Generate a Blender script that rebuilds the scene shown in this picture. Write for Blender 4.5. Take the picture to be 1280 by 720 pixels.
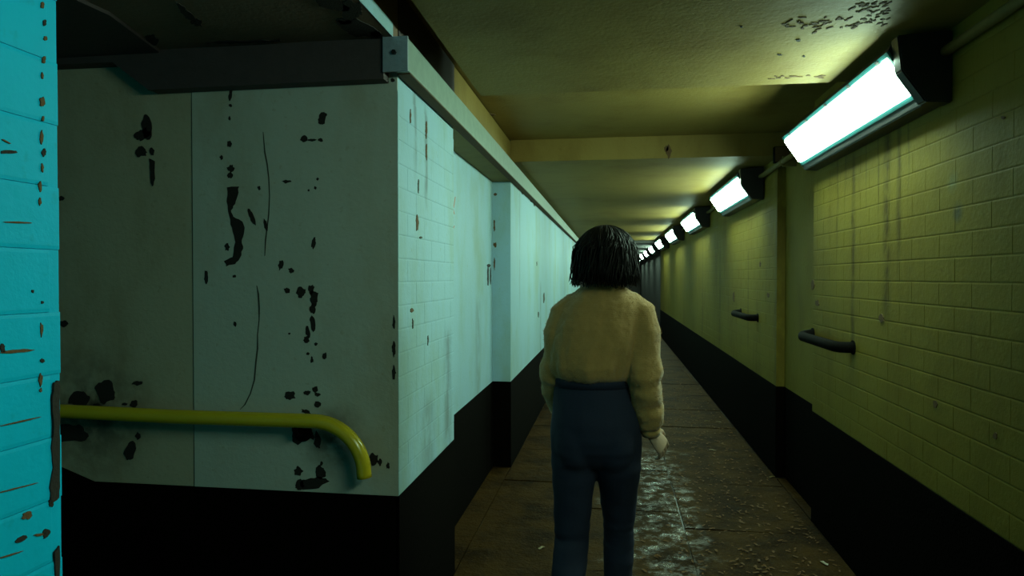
import bpy, bmesh, math, random
from mathutils import Vector, Matrix, noise
for o in list(bpy.data.objects): bpy.data.objects.remove(o)
scene = bpy.context.scene
COL = scene.collection
# ------------------------------------------------------------------ camera, world, exposure
F_PX = 853.0; CAM_H = 1.46
YAW = math.atan(125/F_PX); PITCH = math.atan(13/F_PX)
cam_d = bpy.data.cameras.new('camera'); cam = bpy.data.objects.new('camera', cam_d); COL.objects.link(cam)
cam_d.sensor_fit = 'HORIZONTAL'; cam_d.sensor_width = 36; cam_d.lens = F_PX/1280*36; cam_d.clip_start = .02
cam.location = (0, 0, CAM_H); cam.rotation_euler = (math.pi/2-PITCH, 0, YAW)
scene.camera = cam
w = bpy.data.worlds.new('world'); scene.world = w; w.use_nodes = True
w.node_tree.nodes['Background'].inputs[0].default_value = (.004, .005, .004, 1)
w.node_tree.nodes['Background'].inputs[1].default_value = .3
vs = scene.view_settings
vs.view_transform = 'Standard'; vs.look = 'None'; vs.gamma = 1; vs.use_curve_mapping = False; vs.exposure = 0.0
LAMP_COL = (.62, 1.0, .74); LAMP_L = 42.0; LAMP_UNSEEN_L = 21.5

# ------------------------------------------------------------------ layout (metres; +Y down the tunnel)
XL, XLB = -.77, -.91            # left wall face, left bay face
XR, XRB, XRF = 1.19, 1.255, 1.20  # right wall near, bay, far
Y_MOUTH, Y_PASS = .86, 2.40     # side passage opening
Y_BLK, Y_RB, Y_BAY = 3.28, 4.30, 5.18
Y_PAINT, Y_END, Y_BACK = 16.5, 30.0, -3.0
Z_SOF, Z_BAY, Z_PAS, Z_DADO = 2.344, 2.51, 2.31, .66
CS, SN = math.cos(YAW), math.sin(YAW)
def ray(px, py):
    a, b = (px-640)/F_PX, (360-py)/F_PX
    f = Vector((-SN*math.cos(PITCH), CS*math.cos(PITCH), -math.sin(PITCH)))
    r = Vector((CS, SN, 0)); u = r.cross(f)
    return f + a*r + b*u
def on_y(px, py, y):
    d = ray(px, py); t = y/d.y; return Vector((d.x*t, y, CAM_H+d.z*t))
def on_x(px, py, x):
    d = ray(px, py); t = x/d.x; return Vector((x, d.y*t, CAM_H+d.z*t))
def on_z(px, py, z):
    d = ray(px, py); t = (z-CAM_H)/d.z; return Vector((d.x*t, d.y*t, z))

# ------------------------------------------------------------------ material helpers
class NT:
    def __init__(s, name):
        s.m = bpy.data.materials.new(name); s.m.use_nodes = True
        s.t = s.m.node_tree; s.b = s.t.nodes['Principled BSDF']; s._pos = None
    def n(s, typ, **kw):
        nd = s.t.nodes.new(typ)
        for k, v in kw.items(): setattr(nd, k, v)
        return nd
    def lk(s, a, b): s.t.links.new(a, b)
    def setin(s, sock, v):
        if hasattr(v, 'is_linked'): s.lk(v, sock)
        else: sock.default_value = v
    def math(s, op, a, b=0.0, c=None, clamp=False):
        nd = s.n('ShaderNodeMath', operation=op, use_clamp=clamp)
        s.setin(nd.inputs[0], a); s.setin(nd.inputs[1], b)
        if c is not None: s.setin(nd.inputs[2], c)
        return nd.outputs[0]
    def pos(s):
        if s._pos is None:
            g = s.n('ShaderNodeNewGeometry'); sp = s.n('ShaderNodeSeparateXYZ'); s.lk(g.outputs['Position'], sp.inputs[0])
            s._pos = (g.outputs['Position'], sp.outputs[0], sp.outputs[1], sp.outputs[2])
        return s._pos
    def noise(s, scale, detail=3, rough=.55, vec=None, stretch=None):
        v = vec or s.pos()[0]
        if stretch:
            mp = s.n('ShaderNodeMapping'); s.lk(v, mp.inputs[0]); mp.inputs['Scale'].default_value = stretch; v = mp.outputs[0]
        nd = s.n('ShaderNodeTexNoise'); s.lk(v, nd.inputs['Vector'])
        nd.inputs['Scale'].default_value = scale; nd.inputs['Detail'].default_value = detail; nd.inputs['Roughness'].default_value = rough
        return nd.outputs['Fac']
    def ramp(s, fac, lo, hi):
        nd = s.n('ShaderNodeMapRange', interpolation_type='SMOOTHSTEP'); s.lk(fac, nd.inputs[0])
        nd.inputs[1].default_value = lo; nd.inputs[2].default_value = hi
        return nd.outputs[0]
    def mix(s, fac, a, b):
        nd = s.n('ShaderNodeMix', data_type='RGBA')
        s.setin(nd.inputs[0], fac)
        for sk, v in ((nd.inputs[6], a), (nd.inputs[7], b)):
            if hasattr(v, 'is_linked'): s.lk(v, sk)
            else: sk.default_value = (*v, 1)
        return nd.outputs[2]
    def bump(s, h, strength=.4, dist=.01):
        nd = s.n('ShaderNodeBump'); s.lk(h, nd.inputs['Height'])
        nd.inputs['Strength'].default_value = strength; nd.inputs['Distance'].default_value = dist
        s.lk(nd.outputs[0], s.b.inputs['Normal'])
    def base(s, v):
        if hasattr(v, 'is_linked'): s.lk(v, s.b.inputs['Base Color'])
        else: s.b.inputs['Base Color'].default_value = (*v, 1)
    def set(s, **kw):
        for k, v in kw.items(): s.setin(s.b.inputs[k.replace('_', ' ')], v)
        return s
def streak(nt, axis, c0, width, z0, z1):
    """0..1 mask of a vertical streak (run-down stains, one painted shade strip) at coordinate c0 on the given axis (1 = X, 2 = Y)"""
    p = nt.pos(); wob = nt.math('MULTIPLY_ADD', nt.noise(9, 2, stretch=(1, 1, .6)), .05, -.025)
    d = nt.math('ABSOLUTE', nt.math('SUBTRACT', nt.math('ADD', p[axis], wob), c0))
    a = nt.math('SUBTRACT', 1, nt.math('DIVIDE', d, width), clamp=True)
    top = nt.ramp(p[3], z0-.12, z0+.2)
    nd = nt.n('ShaderNodeMapRange', interpolation_type='SMOOTHSTEP'); nt.lk(p[3], nd.inputs[0])
    nd.inputs[1].default_value = z1+.05; nd.inputs[2].default_value = z1-.05
    return nt.math('MULTIPLY', nt.math('MULTIPLY', a, top), nd.outputs[0])

def paint(name, col, dirt, streaks=(), dirt_amt=.5, bump=.25, rough=.6, spots=(), spec=.15):
    t = NT(name)
    f = t.ramp(t.noise(2.3, 5, .65, stretch=(1, 1, .45)), .42, .75)
    c = t.mix(t.math('MULTIPLY', f, dirt_amt), col, dirt)
    f2 = t.ramp(t.noise(38, 3, .6), .62, .74)
    c = t.mix(t.math('MULTIPLY', f2, .35), c, dirt)
    if streaks:
        tot = None
        for (ax, c0, wd, z0, z1, k) in streaks:
            m = t.math('MULTIPLY', streak(t, ax, c0, wd, z0, z1), k)
            tot = m if tot is None else t.math('MAXIMUM', tot, m)
        brk = t.ramp(t.noise(14, 3, .6, stretch=(1, 1, .5)), .25, .6)
        c = t.mix(t.math('MULTIPLY', tot, brk), c, (.06, .035, .008))
    for (ctr, r, sc) in spots:
        vm = t.n('ShaderNodeVectorMath', operation='DISTANCE'); t.lk(t.pos()[0], vm.inputs[0]); vm.inputs[1].default_value = ctr
        m = t.math('SUBTRACT', 1, t.math('DIVIDE', vm.outputs['Value'], r), clamp=True)
        c = t.mix(t.math('MULTIPLY', m, t.ramp(t.noise(16, 4), .2, .7)), c, sc)
    t.base(c)
    h = t.math('ADD', t.noise(55, 4, .6), t.math('MULTIPLY', t.noise(9, 3), 1.2))
    t.bump(h, bump, .006); t.set(Roughness=rough, Specular_IOR_Level=spec)
    return t.m
def plain(name, col, rough=.5, metal=0, bump=0, var=.25, scale=20, spec=.5):
    t = NT(name)
    f = t.noise(scale, 4, .6)
    t.base(t.mix(f, tuple(c*(1-var) for c in col), tuple(min(1, c*(1+var)) for c in col)))
    t.set(Roughness=rough, Metallic=metal, Specular_IOR_Level=spec)
    if bump: t.bump(t.noise(scale*3, 3), bump, .004)
    return t.m

M = {}
M['white_left'] = paint('white_masonry_paint', (.36, .56, .66), (.28, .38, .22), dirt_amt=.55,
    streaks=[(2, 2.78, .03, 1.75, 2.15, .8), (2, 3.15, .10, .4, 1.2, .5), (2, 2.8, .16, .4, .95, .35), (2, 4.6, .12, .4, 1.3, .3), (2, 2.62, .03, 1.9, 2.2, .5), (2, 7.4, .10, .5, 1.4, .4), (2, 5.7, .05, 1.2, 2.2, .3)])
M['cream_right'] = paint('cream_masonry_paint', (.25, .185, .028), (.14, .085, .010), dirt_amt=.6,
    streaks=[(2, 3.62, .032, 1.05, 2.12, .85), (2, 3.60, .012, .9, 1.7, .6), (2, 3.20, .055, 1.25, 2.15, .95), (2, 3.07, .03, 1.5, 2.15, .7), (2, 3.86, .02, 1.6, 2.15, .5),
             (2, 3.30, .015, 1.75, 2.2, .7), (2, 2.98, .012, 1.8, 2.2, .5), (2, 3.74, .012, 1.8, 2.15, .5), (2, 3.45, .012, 1.75, 2.15, .5), (2, 5.26, .08, .3, 2.4, .45), (2, 6.3, .05, .8, 1.7, .5), (2, 7.9, .07, .7, 1.8, .5), (2, 9.4, .1, .6, 2., .5)],  # broad full-height streak at the bay's end is the pilaster's shade painted in
    spots=[((1.19, 2.577, 1.69), .045, (.05, .07, .09)), ((1.19, 2.62, 1.80), .05, (.2, .2, .09))])
M['turquoise'] = paint('turquoise_masonry', (.0012, .48, .74), (.006, .34, .48), dirt_amt=.5, rough=.5, spec=.08, bump=.15)  # strong turquoise base over the whole near wall end
M['passage_brown'] = paint('brown_grey_render', (.50, .44, .31), (.33, .25, .14), dirt_amt=.7, spots=[((-2.02, 2.4, .93), .3, (.03, .03, .02))])  # panel left of the joint, toned browner and darker
M['passage_grey'] = paint('grey_green_render_paint', (.54, .56, .48), (.38, .32, .19), dirt_amt=.6,
    spots=[((-2.02, 2.4, .93), .25, (.03, .03, .02)), ((-1.02, 2.4, .86), .16, (.08, .06, .03))])
M['ceiling'] = paint('cream_ceiling_paint', (.28, .192, .050), (.165, .092, .016), dirt_amt=.55, bump=.25)
M['passage_ceiling'] = paint('stained_ceiling_paint', (.24, .16, .11), (.12, .08, .05), dirt_amt=.8)
M['lintel'] = plain('dark_maroon_paint', (.065, .046, .044), .7, bump=.3)
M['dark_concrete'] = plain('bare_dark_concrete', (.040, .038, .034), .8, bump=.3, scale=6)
M['dado'] = plain('black_bitumen_paint', (.0026, .0017, .001), .85, bump=.3, scale=30, spec=.04)
M['peel'] = plain('exposed_dark_undercoat', (.018, .013, .009), .85, bump=.4, scale=60)
M['rust_brown'] = plain('rust_stain_and_soffit_shade', (.12, .06, .02), .85, bump=.4, scale=80)
M['pink'] = plain('faded_pink_scrawl', (.55, .26, .16), .8)
M['joint'] = plain('dark_joint_line', (.06, .065, .045), .8)  # dark tone of the panel joint, cracks and small marks
M['yellow'] = plain('yellow_gloss_enamel', (.62, .47, .02), .22, var=.12, scale=8)
M['black_metal'] = plain('black_painted_steel', (.004, .0032, .0025), .85, 0, bump=.2, scale=50, spec=.08)
M['housing'] = plain('black_lamp_housing', (.012, .012, .012), .45, 0, bump=.15, scale=40)
M['halo_rim'] = plain('teal_halo_rim', (.03, .16, .17), .6, spec=.2)
M['trunk'] = plain('weathered_green_grey_steel', (.25, .33, .27), .5, .1, bump=.25, scale=18)
M['plate'] = plain('blue_grey_steel_plate', (.30, .36, .42), .5, .1, bump=.3, scale=40)
M['bolt'] = plain('dark_bolt_steel', (.03, .03, .03), .5, .5)
M['conduit'] = plain('painted_conduit', (.20, .16, .05), .6, spec=.2)
def lamp_mat(name, L):
    t = NT(name); t.base((.8, .85, .85)); t.set(Roughness=.4)
    t.b.inputs['Emission Color'].default_value = (*LAMP_COL, 1); t.b.inputs['Emission Strength'].default_value = L
    return t.m
M['diffuser'] = lamp_mat('lit_opal_diffuser', LAMP_L)
M['diffuser_unseen'] = lamp_mat('unseen_lamp_diffuser', LAMP_UNSEEN_L)  # unseen lamp added to light the near walls and the walker's back
# wet paving
t = NT('wet_brown_paving')
a = t.ramp(t.noise(3.2, 5, .65), .35, .7)
c = t.mix(a, (.056, .028, .006), (.015, .007, .0015)); c = t.mix(t.ramp(t.noise(45, 3, .7), .55, .7), c, (.080, .042, .011))
P_ = t.pos()
# a shallow puddle lies on the path beside the walker, ragged at its edges
dx = t.math('ABSOLUTE', t.math('SUBTRACT', t.math('ADD', P_[1], t.math('MULTIPLY_ADD', t.noise(3.5, 4, .6), .8, -.40)), .27))
dy = t.math('ABSOLUTE', t.math('SUBTRACT', t.math('ADD', P_[2], t.math('MULTIPLY_ADD', t.noise(2.2, 3, .6), 2, -1)), 4.5))
wet = t.math('MULTIPLY', t.ramp(t.math('SUBTRACT', .30, dx), 0, .22), t.math('MULTIPLY', t.ramp(t.noise(9, 5, .7), .46, .60), t.ramp(t.math('SUBTRACT', 1.7, dy), 0, .9)))
t.base(c); t.set(Specular_IOR_Level=t.math('MULTIPLY_ADD', wet, .60, .04), Roughness=t.math('MULTIPLY_ADD', wet, -.50, .62))
t.bump(t.math('MULTIPLY', t.math('ADD', t.noise(70, 4, .65), t.math('MULTIPLY', t.noise(11, 4, .6), 2.5)), t.math('MULTIPLY_ADD', wet, -.45, 1)), .55, .012)
M['paving'] = t.m
M['bed'] = plain('dark_wet_grout', (.012, .009, .006), .4)
M['leaf'] = plain('damp_brown_leaf', (.13, .058, .015), .6, var=.6, scale=12, spec=.2)
M['leaf_pale'] = plain('damp_pale_leaf', (.20, .14, .05), .4, var=.3, scale=30)
# person
t = NT('cream_fuzzy_knit'); wv = t.n('ShaderNodeTexWave', wave_type='BANDS', bands_direction='Z'); t.lk(t.pos()[0], wv.inputs[0])
wv.inputs['Scale'].default_value = 40; wv.inputs['Distortion'].default_value = 4
t.base(t.mix(t.noise(30, 4), (.37, .205, .055), (.50, .29, .09))); t.set(Roughness=.95, Sheen_Weight=.4, Sheen_Roughness=.5)
t.bump(t.math('ADD', t.math('MULTIPLY', wv.outputs['Fac'], .12), t.noise(220, 3)), .35, .003); M['knit'] = t.m
t = NT('dark_navy_denim'); t.base(t.mix(t.noise(140, 4), (.010, .014, .034), (.017, .024, .052))); t.set(Roughness=.85)
t.bump(t.noise(300, 2), .3, .002); M['denim'] = t.m
t = NT('skin'); t.base(t.mix(t.noise(12, 3), (.50, .33, .22), (.58, .40, .28))); t.set(Roughness=.5); M['skin'] = t.m
t = NT('dark_brown_hair'); t.base(t.mix(t.noise(40, 3, stretch=(1, 1, .15)), (.004, .0028, .002), (.011, .007, .0045))); t.set(Roughness=.6, Specular_IOR_Level=.2); M['hair'] = t.m
M['shoe'] = plain('black_shoe_canvas', (.015, .015, .017), .7); M['sole'] = plain('off_white_rubber_sole', (.5, .48, .42), .6)
M['eye'] = plain('eye_white', (.7, .7, .68), .2, var=.05); M['lip'] = plain('lip', (.40, .17, .13), .45, var=.1)

# ------------------------------------------------------------------ object helpers
def link(name, me, mat=None, parent=None, loc=None):
    o = bpy.data.objects.new(name, me); COL.objects.link(o)
    if mat is not None and me is not None and not me.materials: me.materials.append(mat)
    if parent is not None: o.parent = parent
    if loc is not None: o.location = loc
    return o
def tag(o, label=None, cat=None, group=None, kind=None):
    if label: o['label'] = label
    if cat: o['category'] = cat
    if group: o['group'] = group
    if kind: o['kind'] = kind
    return o
def empty(name, loc, label, cat, group=None):
    o = bpy.data.objects.new(name, None); COL.objects.link(o); o.location = loc; o.empty_display_size = .1
    return tag(o, label, cat, group)
def mesh_of(bm, smooth=False, name='mesh'):
    bmesh.ops.recalc_face_normals(bm, faces=bm.faces[:])
    me = bpy.data.meshes.new(name); bm.to_mesh(me); bm.free()
    if smooth:
        for p in me.polygons: p.use_smooth = True
    return me
def add_box(bm, x0, x1, y0, y1, z0, z1):
    v = [bm.verts.new((x, y, z)) for x in (x0, x1) for y in (y0, y1) for z in (z0, z1)]
    for q in ((0, 1, 3, 2), (4, 6, 7, 5), (0, 4, 5, 1), (2, 3, 7, 6), (0, 2, 6, 4), (1, 5, 7, 3)): bm.faces.new([v[i] for i in q])
def boxes(*bs, bevel=0):
    bm = bmesh.new()
    for b in bs: add_box(bm, *b)
    if bevel: bmesh.ops.bevel(bm, geom=bm.edges[:], offset=bevel, segments=2, affect='EDGES', profile=.6)
    return mesh_of(bm)
def prism(bm, pts, axis_vec):
    """extrude a closed 3D polygon along axis_vec"""
    a = [bm.verts.new(p) for p in pts]; b = [bm.verts.new(Vector(p)+Vector(axis_vec)) for p in pts]
    bm.faces.new(a); bm.faces.new(b[::-1]); n = len(pts)
    for i in range(n): bm.faces.new([a[i], b[i], b[(i+1) % n], a[(i+1) % n]])
def tube(bm, pts, rad, n=10, flat=1.0, ref=Vector((0, 0, 1)), cap=True):
    """loft rings along pts; rad = number or list of numbers or (ru, rv) tuples"""
    pts = [Vector(p) for p in pts]; rings = []
    prev = None
    for i, p in enumerate(pts):
        d = (pts[min(i+1, len(pts)-1)]-pts[max(i-1, 0)]).normalized()
        if prev is None:
            u = d.cross(ref)
            if u.length < .05: u = d.cross(Vector((0, 1, 0)))
        else: u = prev-d*prev.dot(d)
        u.normalize(); prev = u; v = d.cross(u)
        r = rad[i] if isinstance(rad, (list, tuple)) else rad
        ru, rv = r if isinstance(r, tuple) else (r, r*flat)
        rings.append([bm.verts.new(p+u*ru*math.cos(2*math.pi*k/n)+v*rv*math.sin(2*math.pi*k/n)) for k in range(n)])
    for a, b in zip(rings, rings[1:]):
        for k in range(n): bm.faces.new([a[k], a[(k+1) % n], b[(k+1) % n], b[k]])
    if cap: bm.faces.new(rings[0][::-1]); bm.faces.new(rings[-1])
def struct(name, me, mat, label, cat): return tag(link(name, me, mat), label, cat, kind='structure')

# ------------------------------------------------------------------ bricks
BH, BL = .0870, .232
def brick_mesh(name, length, mat, h=BH-.0008, dep=.012):
    """face in local YZ plane at x=0 facing -x, back at +dep; softened edges"""
    bm = bmesh.new(); L, H = length/2-.0003, h/2; e = .005
    f = [bm.verts.new((0, y*(L-.001), z*(H-e))) for y, z in ((-1, -1), (1, -1), (1, 1), (-1, 1))]
    g = [bm.verts.new((.0008, y*L, z*H)) for y, z in ((-1, -1), (1, -1), (1, 1), (-1, 1))]
    b = [bm.verts.new((dep, y*L, z*H)) for y, z in ((-1, -1), (1, -1), (1, 1), (-1, 1))]
    bm.faces.new(f)
    for A, B in ((f, g), (g, b)):
        for i in range(4): bm.faces.new([A[i], A[(i+1) % 4], B[(i+1) % 4], B[i]])
    me = mesh_of(bm, name=name); me.materials.append(mat); return me
def brick_wall(parent, x, side, y0, y1, z0, z1, mat, yflip=False, limit=290, order=None, seed=1):
    """side=+1: face looks to +X; -1: face looks to -X"""
    rnd = random.Random(seed); full = brick_mesh('brick', BL, mat); cache = {}
    lst = []; nz = int((z1-z0)/BH)
    for r in range(nz):
        zc = z0+BH*(r+.5); y = y0-(BL/2 if r % 2 else 0)
        while y < y1-.02:
            a, b = max(y, y0), min(y+BL, y1)
            if b-a > .02: lst.append(((a+b)/2, zc, round(b-a, 3)))
            y += BL
    if order: lst.sort(key=order)
    rest = bmesh.new()
    for i, (yc, zc, ln) in enumerate(lst):
        me = full if abs(ln-BL) < .002 else cache.setdefault(ln, None) or cache.__setitem__(ln, brick_mesh('brick', ln, mat)) or cache[ln]
        off = rnd.uniform(-.0002, .0002)
        mt = Matrix.Translation((x+off*side, yc, zc)) @ Matrix.Rotation(math.pi if side > 0 else 0, 4, 'Z') @ Matrix.Rotation(rnd.uniform(-.0015, .0015), 4, 'X')
        if i < limit:
            o = link('brick', me, None, parent); o.matrix_local = mt
        else:
            n0 = len(rest.verts); rest.from_mesh(me); rest.verts.ensure_lookup_table()
            for v in rest.verts[n0:]: v.co = mt @ v.co
    if len(rest.verts): tag(link('brickwork', mesh_of(rest), mat, parent), kind='stuff')
    else: rest.free()

# ------------------------------------------------------------------ setting: walls
wl = struct('wall_left', boxes((-1.58, XL-.0025, Y_PASS+.006, Y_BLK, 0, 2.6), (-1.3, XLB, Y_BLK, Y_BAY, 0, 2.6), (-1.3, XL, Y_BAY, Y_PAINT, 0, 2.6)),
            M['white_left'], 'white painted left tunnel wall with a brick corner, a recessed bay and a long smooth stretch', 'wall')
brick_wall(wl, XL, 1, Y_PASS, Y_BLK, Z_DADO, 2.19, M['white_left'], seed=3)
wr = struct('wall_right', boxes((XR+.0025, 1.6, Y_BACK, Y_RB, 0, 2.6), (XRB, 1.6, Y_RB, Y_BAY+.06, 0, 2.6)),
            M['cream_right'], 'cream painted brick wall with brown run-down stains under the nearest lamp', 'wall')
brick_wall(wr, XR, -1, -1.0, Y_RB, Z_DADO, 2.34, M['cream_right'], order=lambda b: abs(b[0]-2.75), seed=5)
wrf = struct('wall_right_far', boxes((XRF, 1.6, Y_BAY+.06, Y_PAINT+.9, 0, 2.6)), M['cream_right'], 'cream painted right tunnel wall receding beyond the shallow bay', 'wall')
bmx = bmesh.new(); bmx.free()
brick_wall(wrf, XRF-.003, -1, Y_BAY+.06, 9.6, Z_DADO, 2.3, M['cream_right'], limit=0, seed=6)
wt = struct('wall_left_near', boxes((-3.6, XL-.0025, Y_BACK, Y_MOUTH, 0, 2.6)), M['turquoise'], 'turquoise brick wall end at the left edge of the picture', 'wall')
brick_wall(wt, XL, 1, -.55, Y_MOUTH, .02, 2.31, M['turquoise'], seed=8)
wp = struct('wall_passage', boxes((-1.581, XL-.0026, Y_PASS, Y_PASS+.005, 0, 2.5), (-3.6, -1.584, Y_PASS+.006, Y_PASS+.3, 0, 2.5)), M['passage_grey'],
            'grey green wall of the side passage with peeling dark paint patches', 'wall')
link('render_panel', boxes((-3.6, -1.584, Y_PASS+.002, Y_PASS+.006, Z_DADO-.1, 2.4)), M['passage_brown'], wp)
struct('wall_passage_end', boxes((-3.8, -3.6, Y_BACK, Y_PASS+.3, 0, 2.6)), M['dark_concrete'], 'dark end wall of the side passage', 'wall')
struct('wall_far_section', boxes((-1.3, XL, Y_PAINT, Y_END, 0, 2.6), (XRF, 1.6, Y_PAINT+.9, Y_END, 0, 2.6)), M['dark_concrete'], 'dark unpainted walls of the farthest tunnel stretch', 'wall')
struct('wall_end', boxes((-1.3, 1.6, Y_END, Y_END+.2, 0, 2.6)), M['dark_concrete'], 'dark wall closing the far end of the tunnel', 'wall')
struct('wall_behind', boxes((-3.6, 1.6, Y_BACK-.2, Y_BACK, 0, 2.6)), M['dark_concrete'], 'dark wall behind the viewpoint', 'wall')
# black dado paint
bt = .003
struct('baseboard_left', boxes((XL-.01, XL+bt, Y_PASS-bt, Y_BLK+bt, 0, Z_DADO), (XLB-.01, XLB+bt, Y_BLK, Y_BAY, 0, Z_DADO), (XLB-.01, XL+bt, Y_BAY-bt, Y_PAINT, 0, Z_DADO)),
       M['dado'], 'black painted band along the foot of the left tunnel wall', 'baseboard')
struct('baseboard_right', boxes((XR-bt, XR+.02, Y_BACK, Y_RB, 0, Z_DADO), (XRB-bt, XRB+.02, Y_RB, Y_BAY+.06, 0, Z_DADO), (XRF-bt-.003, XRB+.01, Y_BAY+.06-bt, Y_PAINT+.9, 0, Z_DADO)),
       M['dado'], 'black painted band along the foot of the right tunnel wall', 'baseboard')
bm = bmesh.new()
p0 = on_y(75, 583, Y_PASS); p1 = on_y(118, 607, Y_PASS)
prism(bm, [(XL-.002, Y_PASS-bt, 0), (XL-.002, Y_PASS-bt, Z_DADO), (p1.x, Y_PASS-bt, Z_DADO), (p0.x, Y_PASS-bt, p0.z), (-3.6, Y_PASS-bt, p0.z+(p0.x+3.6)*.45), (-3.6, Y_PASS-bt, 0)], (0, bt+.006, 0))
struct('baseboard_passage', mesh_of(bm), M['dado'], 'black painted band at the foot of the side passage wall', 'baseboard')
# ------------------------------------------------------------------ setting: ceiling
struct('ceiling', boxes((-.634, 1.6, Y_BACK, Y_BLK, Z_SOF, 2.7), (-1.3, -.634, Y_BACK, Y_BLK, 2.5, 2.7),
                        (-1.3, 1.6, Y_BLK, Y_BAY, Z_BAY, 2.7), (-1.3, 1.6, Y_BAY, Y_PAINT, Z_SOF, 2.7)), M['ceiling'],
       'stained cream tunnel ceiling with a raised bay and a cross beam', 'ceiling')
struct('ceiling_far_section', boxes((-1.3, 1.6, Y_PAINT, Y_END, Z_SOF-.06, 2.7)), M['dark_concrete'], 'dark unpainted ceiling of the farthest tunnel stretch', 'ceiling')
cp = struct('ceiling_passage', boxes((-3.6, XL, Y_MOUTH-4, Y_PASS+.02, Z_PAS, 2.495)), M['passage_ceiling'], 'dim stained ceiling of the side passage with black flaking', 'ceiling')
struct('trim_1', boxes((XL-.004, XL+.002, Y_BACK, Y_PASS-.06, Z_PAS, Z_PAS+.05)), M['white_left'], 'pale painted edge strip of the side passage ceiling', 'trim')
# lintel over the passage wall, with a haunch towards the left
bm = bmesh.new()
za = on_y(487, 98, 2.34).z; zb = on_y(190, 112, 2.34).z
xa = on_y(185, 112, 2.34).x; xb = on_y(140, 72, 2.34).x
prism(bm, [(-.804, 2.34, Z_PAS), (-.804, 2.34, za), (xa, 2.34, zb), (xb, 2.34, zb+.11), (-3.6, 2.34, zb+.115), (-3.6, 2.34, Z_PAS)], (0, .058, 0))
struct('trim_2', mesh_of(bm), M['lintel'], 'dark maroon lintel above the side passage wall', 'lintel')
bm = bmesh.new()
q = [on_z(200, 62, Z_PAS), on_z(130, 15, Z_PAS)]
prism(bm, [(q[0].x, 2.338, Z_PAS-.012), (q[1].x+.02, q[1].y, Z_PAS-.012), (q[1].x-.1, Y_MOUTH, Z_PAS-.012), (-3.6, Y_MOUTH, Z_PAS-.012), (-3.6, 2.338, Z_PAS-.012)], (0, 0, .0125))
struct('trim_3', mesh_of(bm), M['lintel'], 'dark maroon painted panel on the side passage ceiling', 'panel')

# ------------------------------------------------------------------ setting: floor of wet slabs
fl = struct('floor', boxes((-3.6, 1.6, Y_BACK, Y_END, -.2, -.012)), M['bed'], 'wet brown paved floor of the tunnel', 'floor')
rnd = random.Random(12)
SL = .92; CX = [XL, -.19, .42, XR]
def slab_mesh(lx, ly):
    bm = bmesh.new(); add_box(bm, -lx/2+.004, lx/2-.004, -ly/2+.004, ly/2-.004, -.05, 0)
    bmesh.ops.subdivide_edges(bm, edges=[e for e in bm.edges if all(v.co.z > -.001 for v in e.verts)], cuts=4, use_grid_fill=True)
    for v in bm.verts:
        if v.co.z > -.001:
            ed = abs(abs(v.co.x)-(lx/2-.004)) < 1e-4 or abs(abs(v.co.y)-(ly/2-.004)) < 1e-4
            v.co.x += rnd.uniform(-.004, .004); v.co.y += rnd.uniform(-.004, .004); v.co.z = -.0015 if ed else rnd.uniform(-.002, .001)
    me = mesh_of(bm, name='slab'); me.materials.append(M['paving']); return me
for c in range(3):
    sms = [slab_mesh(CX[c+1]-CX[c], SL) for _ in range(3)]
    for r in range(-2, 15):
        o = link('paving_slab', sms[r % 3], None, fl)
        o.location = ((CX[c]+CX[c+1])/2, .25+SL*(r+.5)+(0, .40, .13)[c], rnd.uniform(-.003, .002))
        o.rotation_euler = (rnd.uniform(-.006, .006), rnd.uniform(-.006, .006), rnd.choice((0, math.pi)))
s2 = slab_mesh(.69, .76)
for r in range(2):
    for c in range(4):
        o = link('paving_slab', s2, None, fl); o.location = (XL-.69*(c+.5), Y_MOUTH+.01+.765*(r+.5), rnd.uniform(-.003, .002))
link('paving_strip', boxes((XLB, XL-.002, Y_BLK, Y_BAY, -.05, -.002)), M['paving'], fl)
link('paving_strip', boxes((XR+.002, XRB, Y_RB, Y_BAY, -.05, -.002)), M['paving'], fl)
tag(link('worn_paving', boxes((XL, XRF, 13.2, Y_END, -.05, -.007)), M['paving'], fl), kind='stuff')

# ------------------------------------------------------------------ peeled paint, cracks, marks
def blob_pts(cx, cy, w, h, ang=0, n=11, jag=.28, seed=0):
    r = random.Random(seed); out = []
    for k in range(n):
        a = 2*math.pi*k/n; q = 1-jag+2*jag*r.random()
        x, y = math.cos(a)*w/2*q, math.sin(a)*h/2*q
        out.append((cx+x*math.cos(ang)-y*math.sin(ang), cy+x*math.sin(ang)+y*math.cos(ang)))
    return out
def jagged(pts, amp, seed, sub=3):
    r = random.Random(seed); out = []
    for i, p in enumerate(pts):
        q = pts[(i+1) % len(pts)]
        for s in range(sub):
            f = s/sub; j = amp if s else amp*.4
            out.append((p[0]+(q[0]-p[0])*f+r.uniform(-j, j), p[1]+(q[1]-p[1])*f+r.uniform(-j, j)))
    return out
def patch(parent, pts, proj, nrm, mat, name='peeled_patch', th=.0012):
    bm = bmesh.new(); P = [proj(x, y)-nrm*.002 for x, y in pts]
    prism(bm, P, nrm*(th+.002)); me = mesh_of(bm)
    return link(name, me, mat, parent)
NP = Vector((0, -1, 0)); PJ = lambda x, y: on_y(x, y, Y_PASS)
big = [(284, 234), (299, 233), (297, 245), (294, 255), (289, 263), (292, 271), (303, 277), (306, 287), (302, 300), (304, 311), (300, 323), (294, 330), (283, 333), (280, 326), (291, 321), (294, 303), (291, 290), (288, 275), (285, 262), (284, 248)]
patch(wp, jagged(big, .9, 1), PJ, NP, M['peel'])
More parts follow.
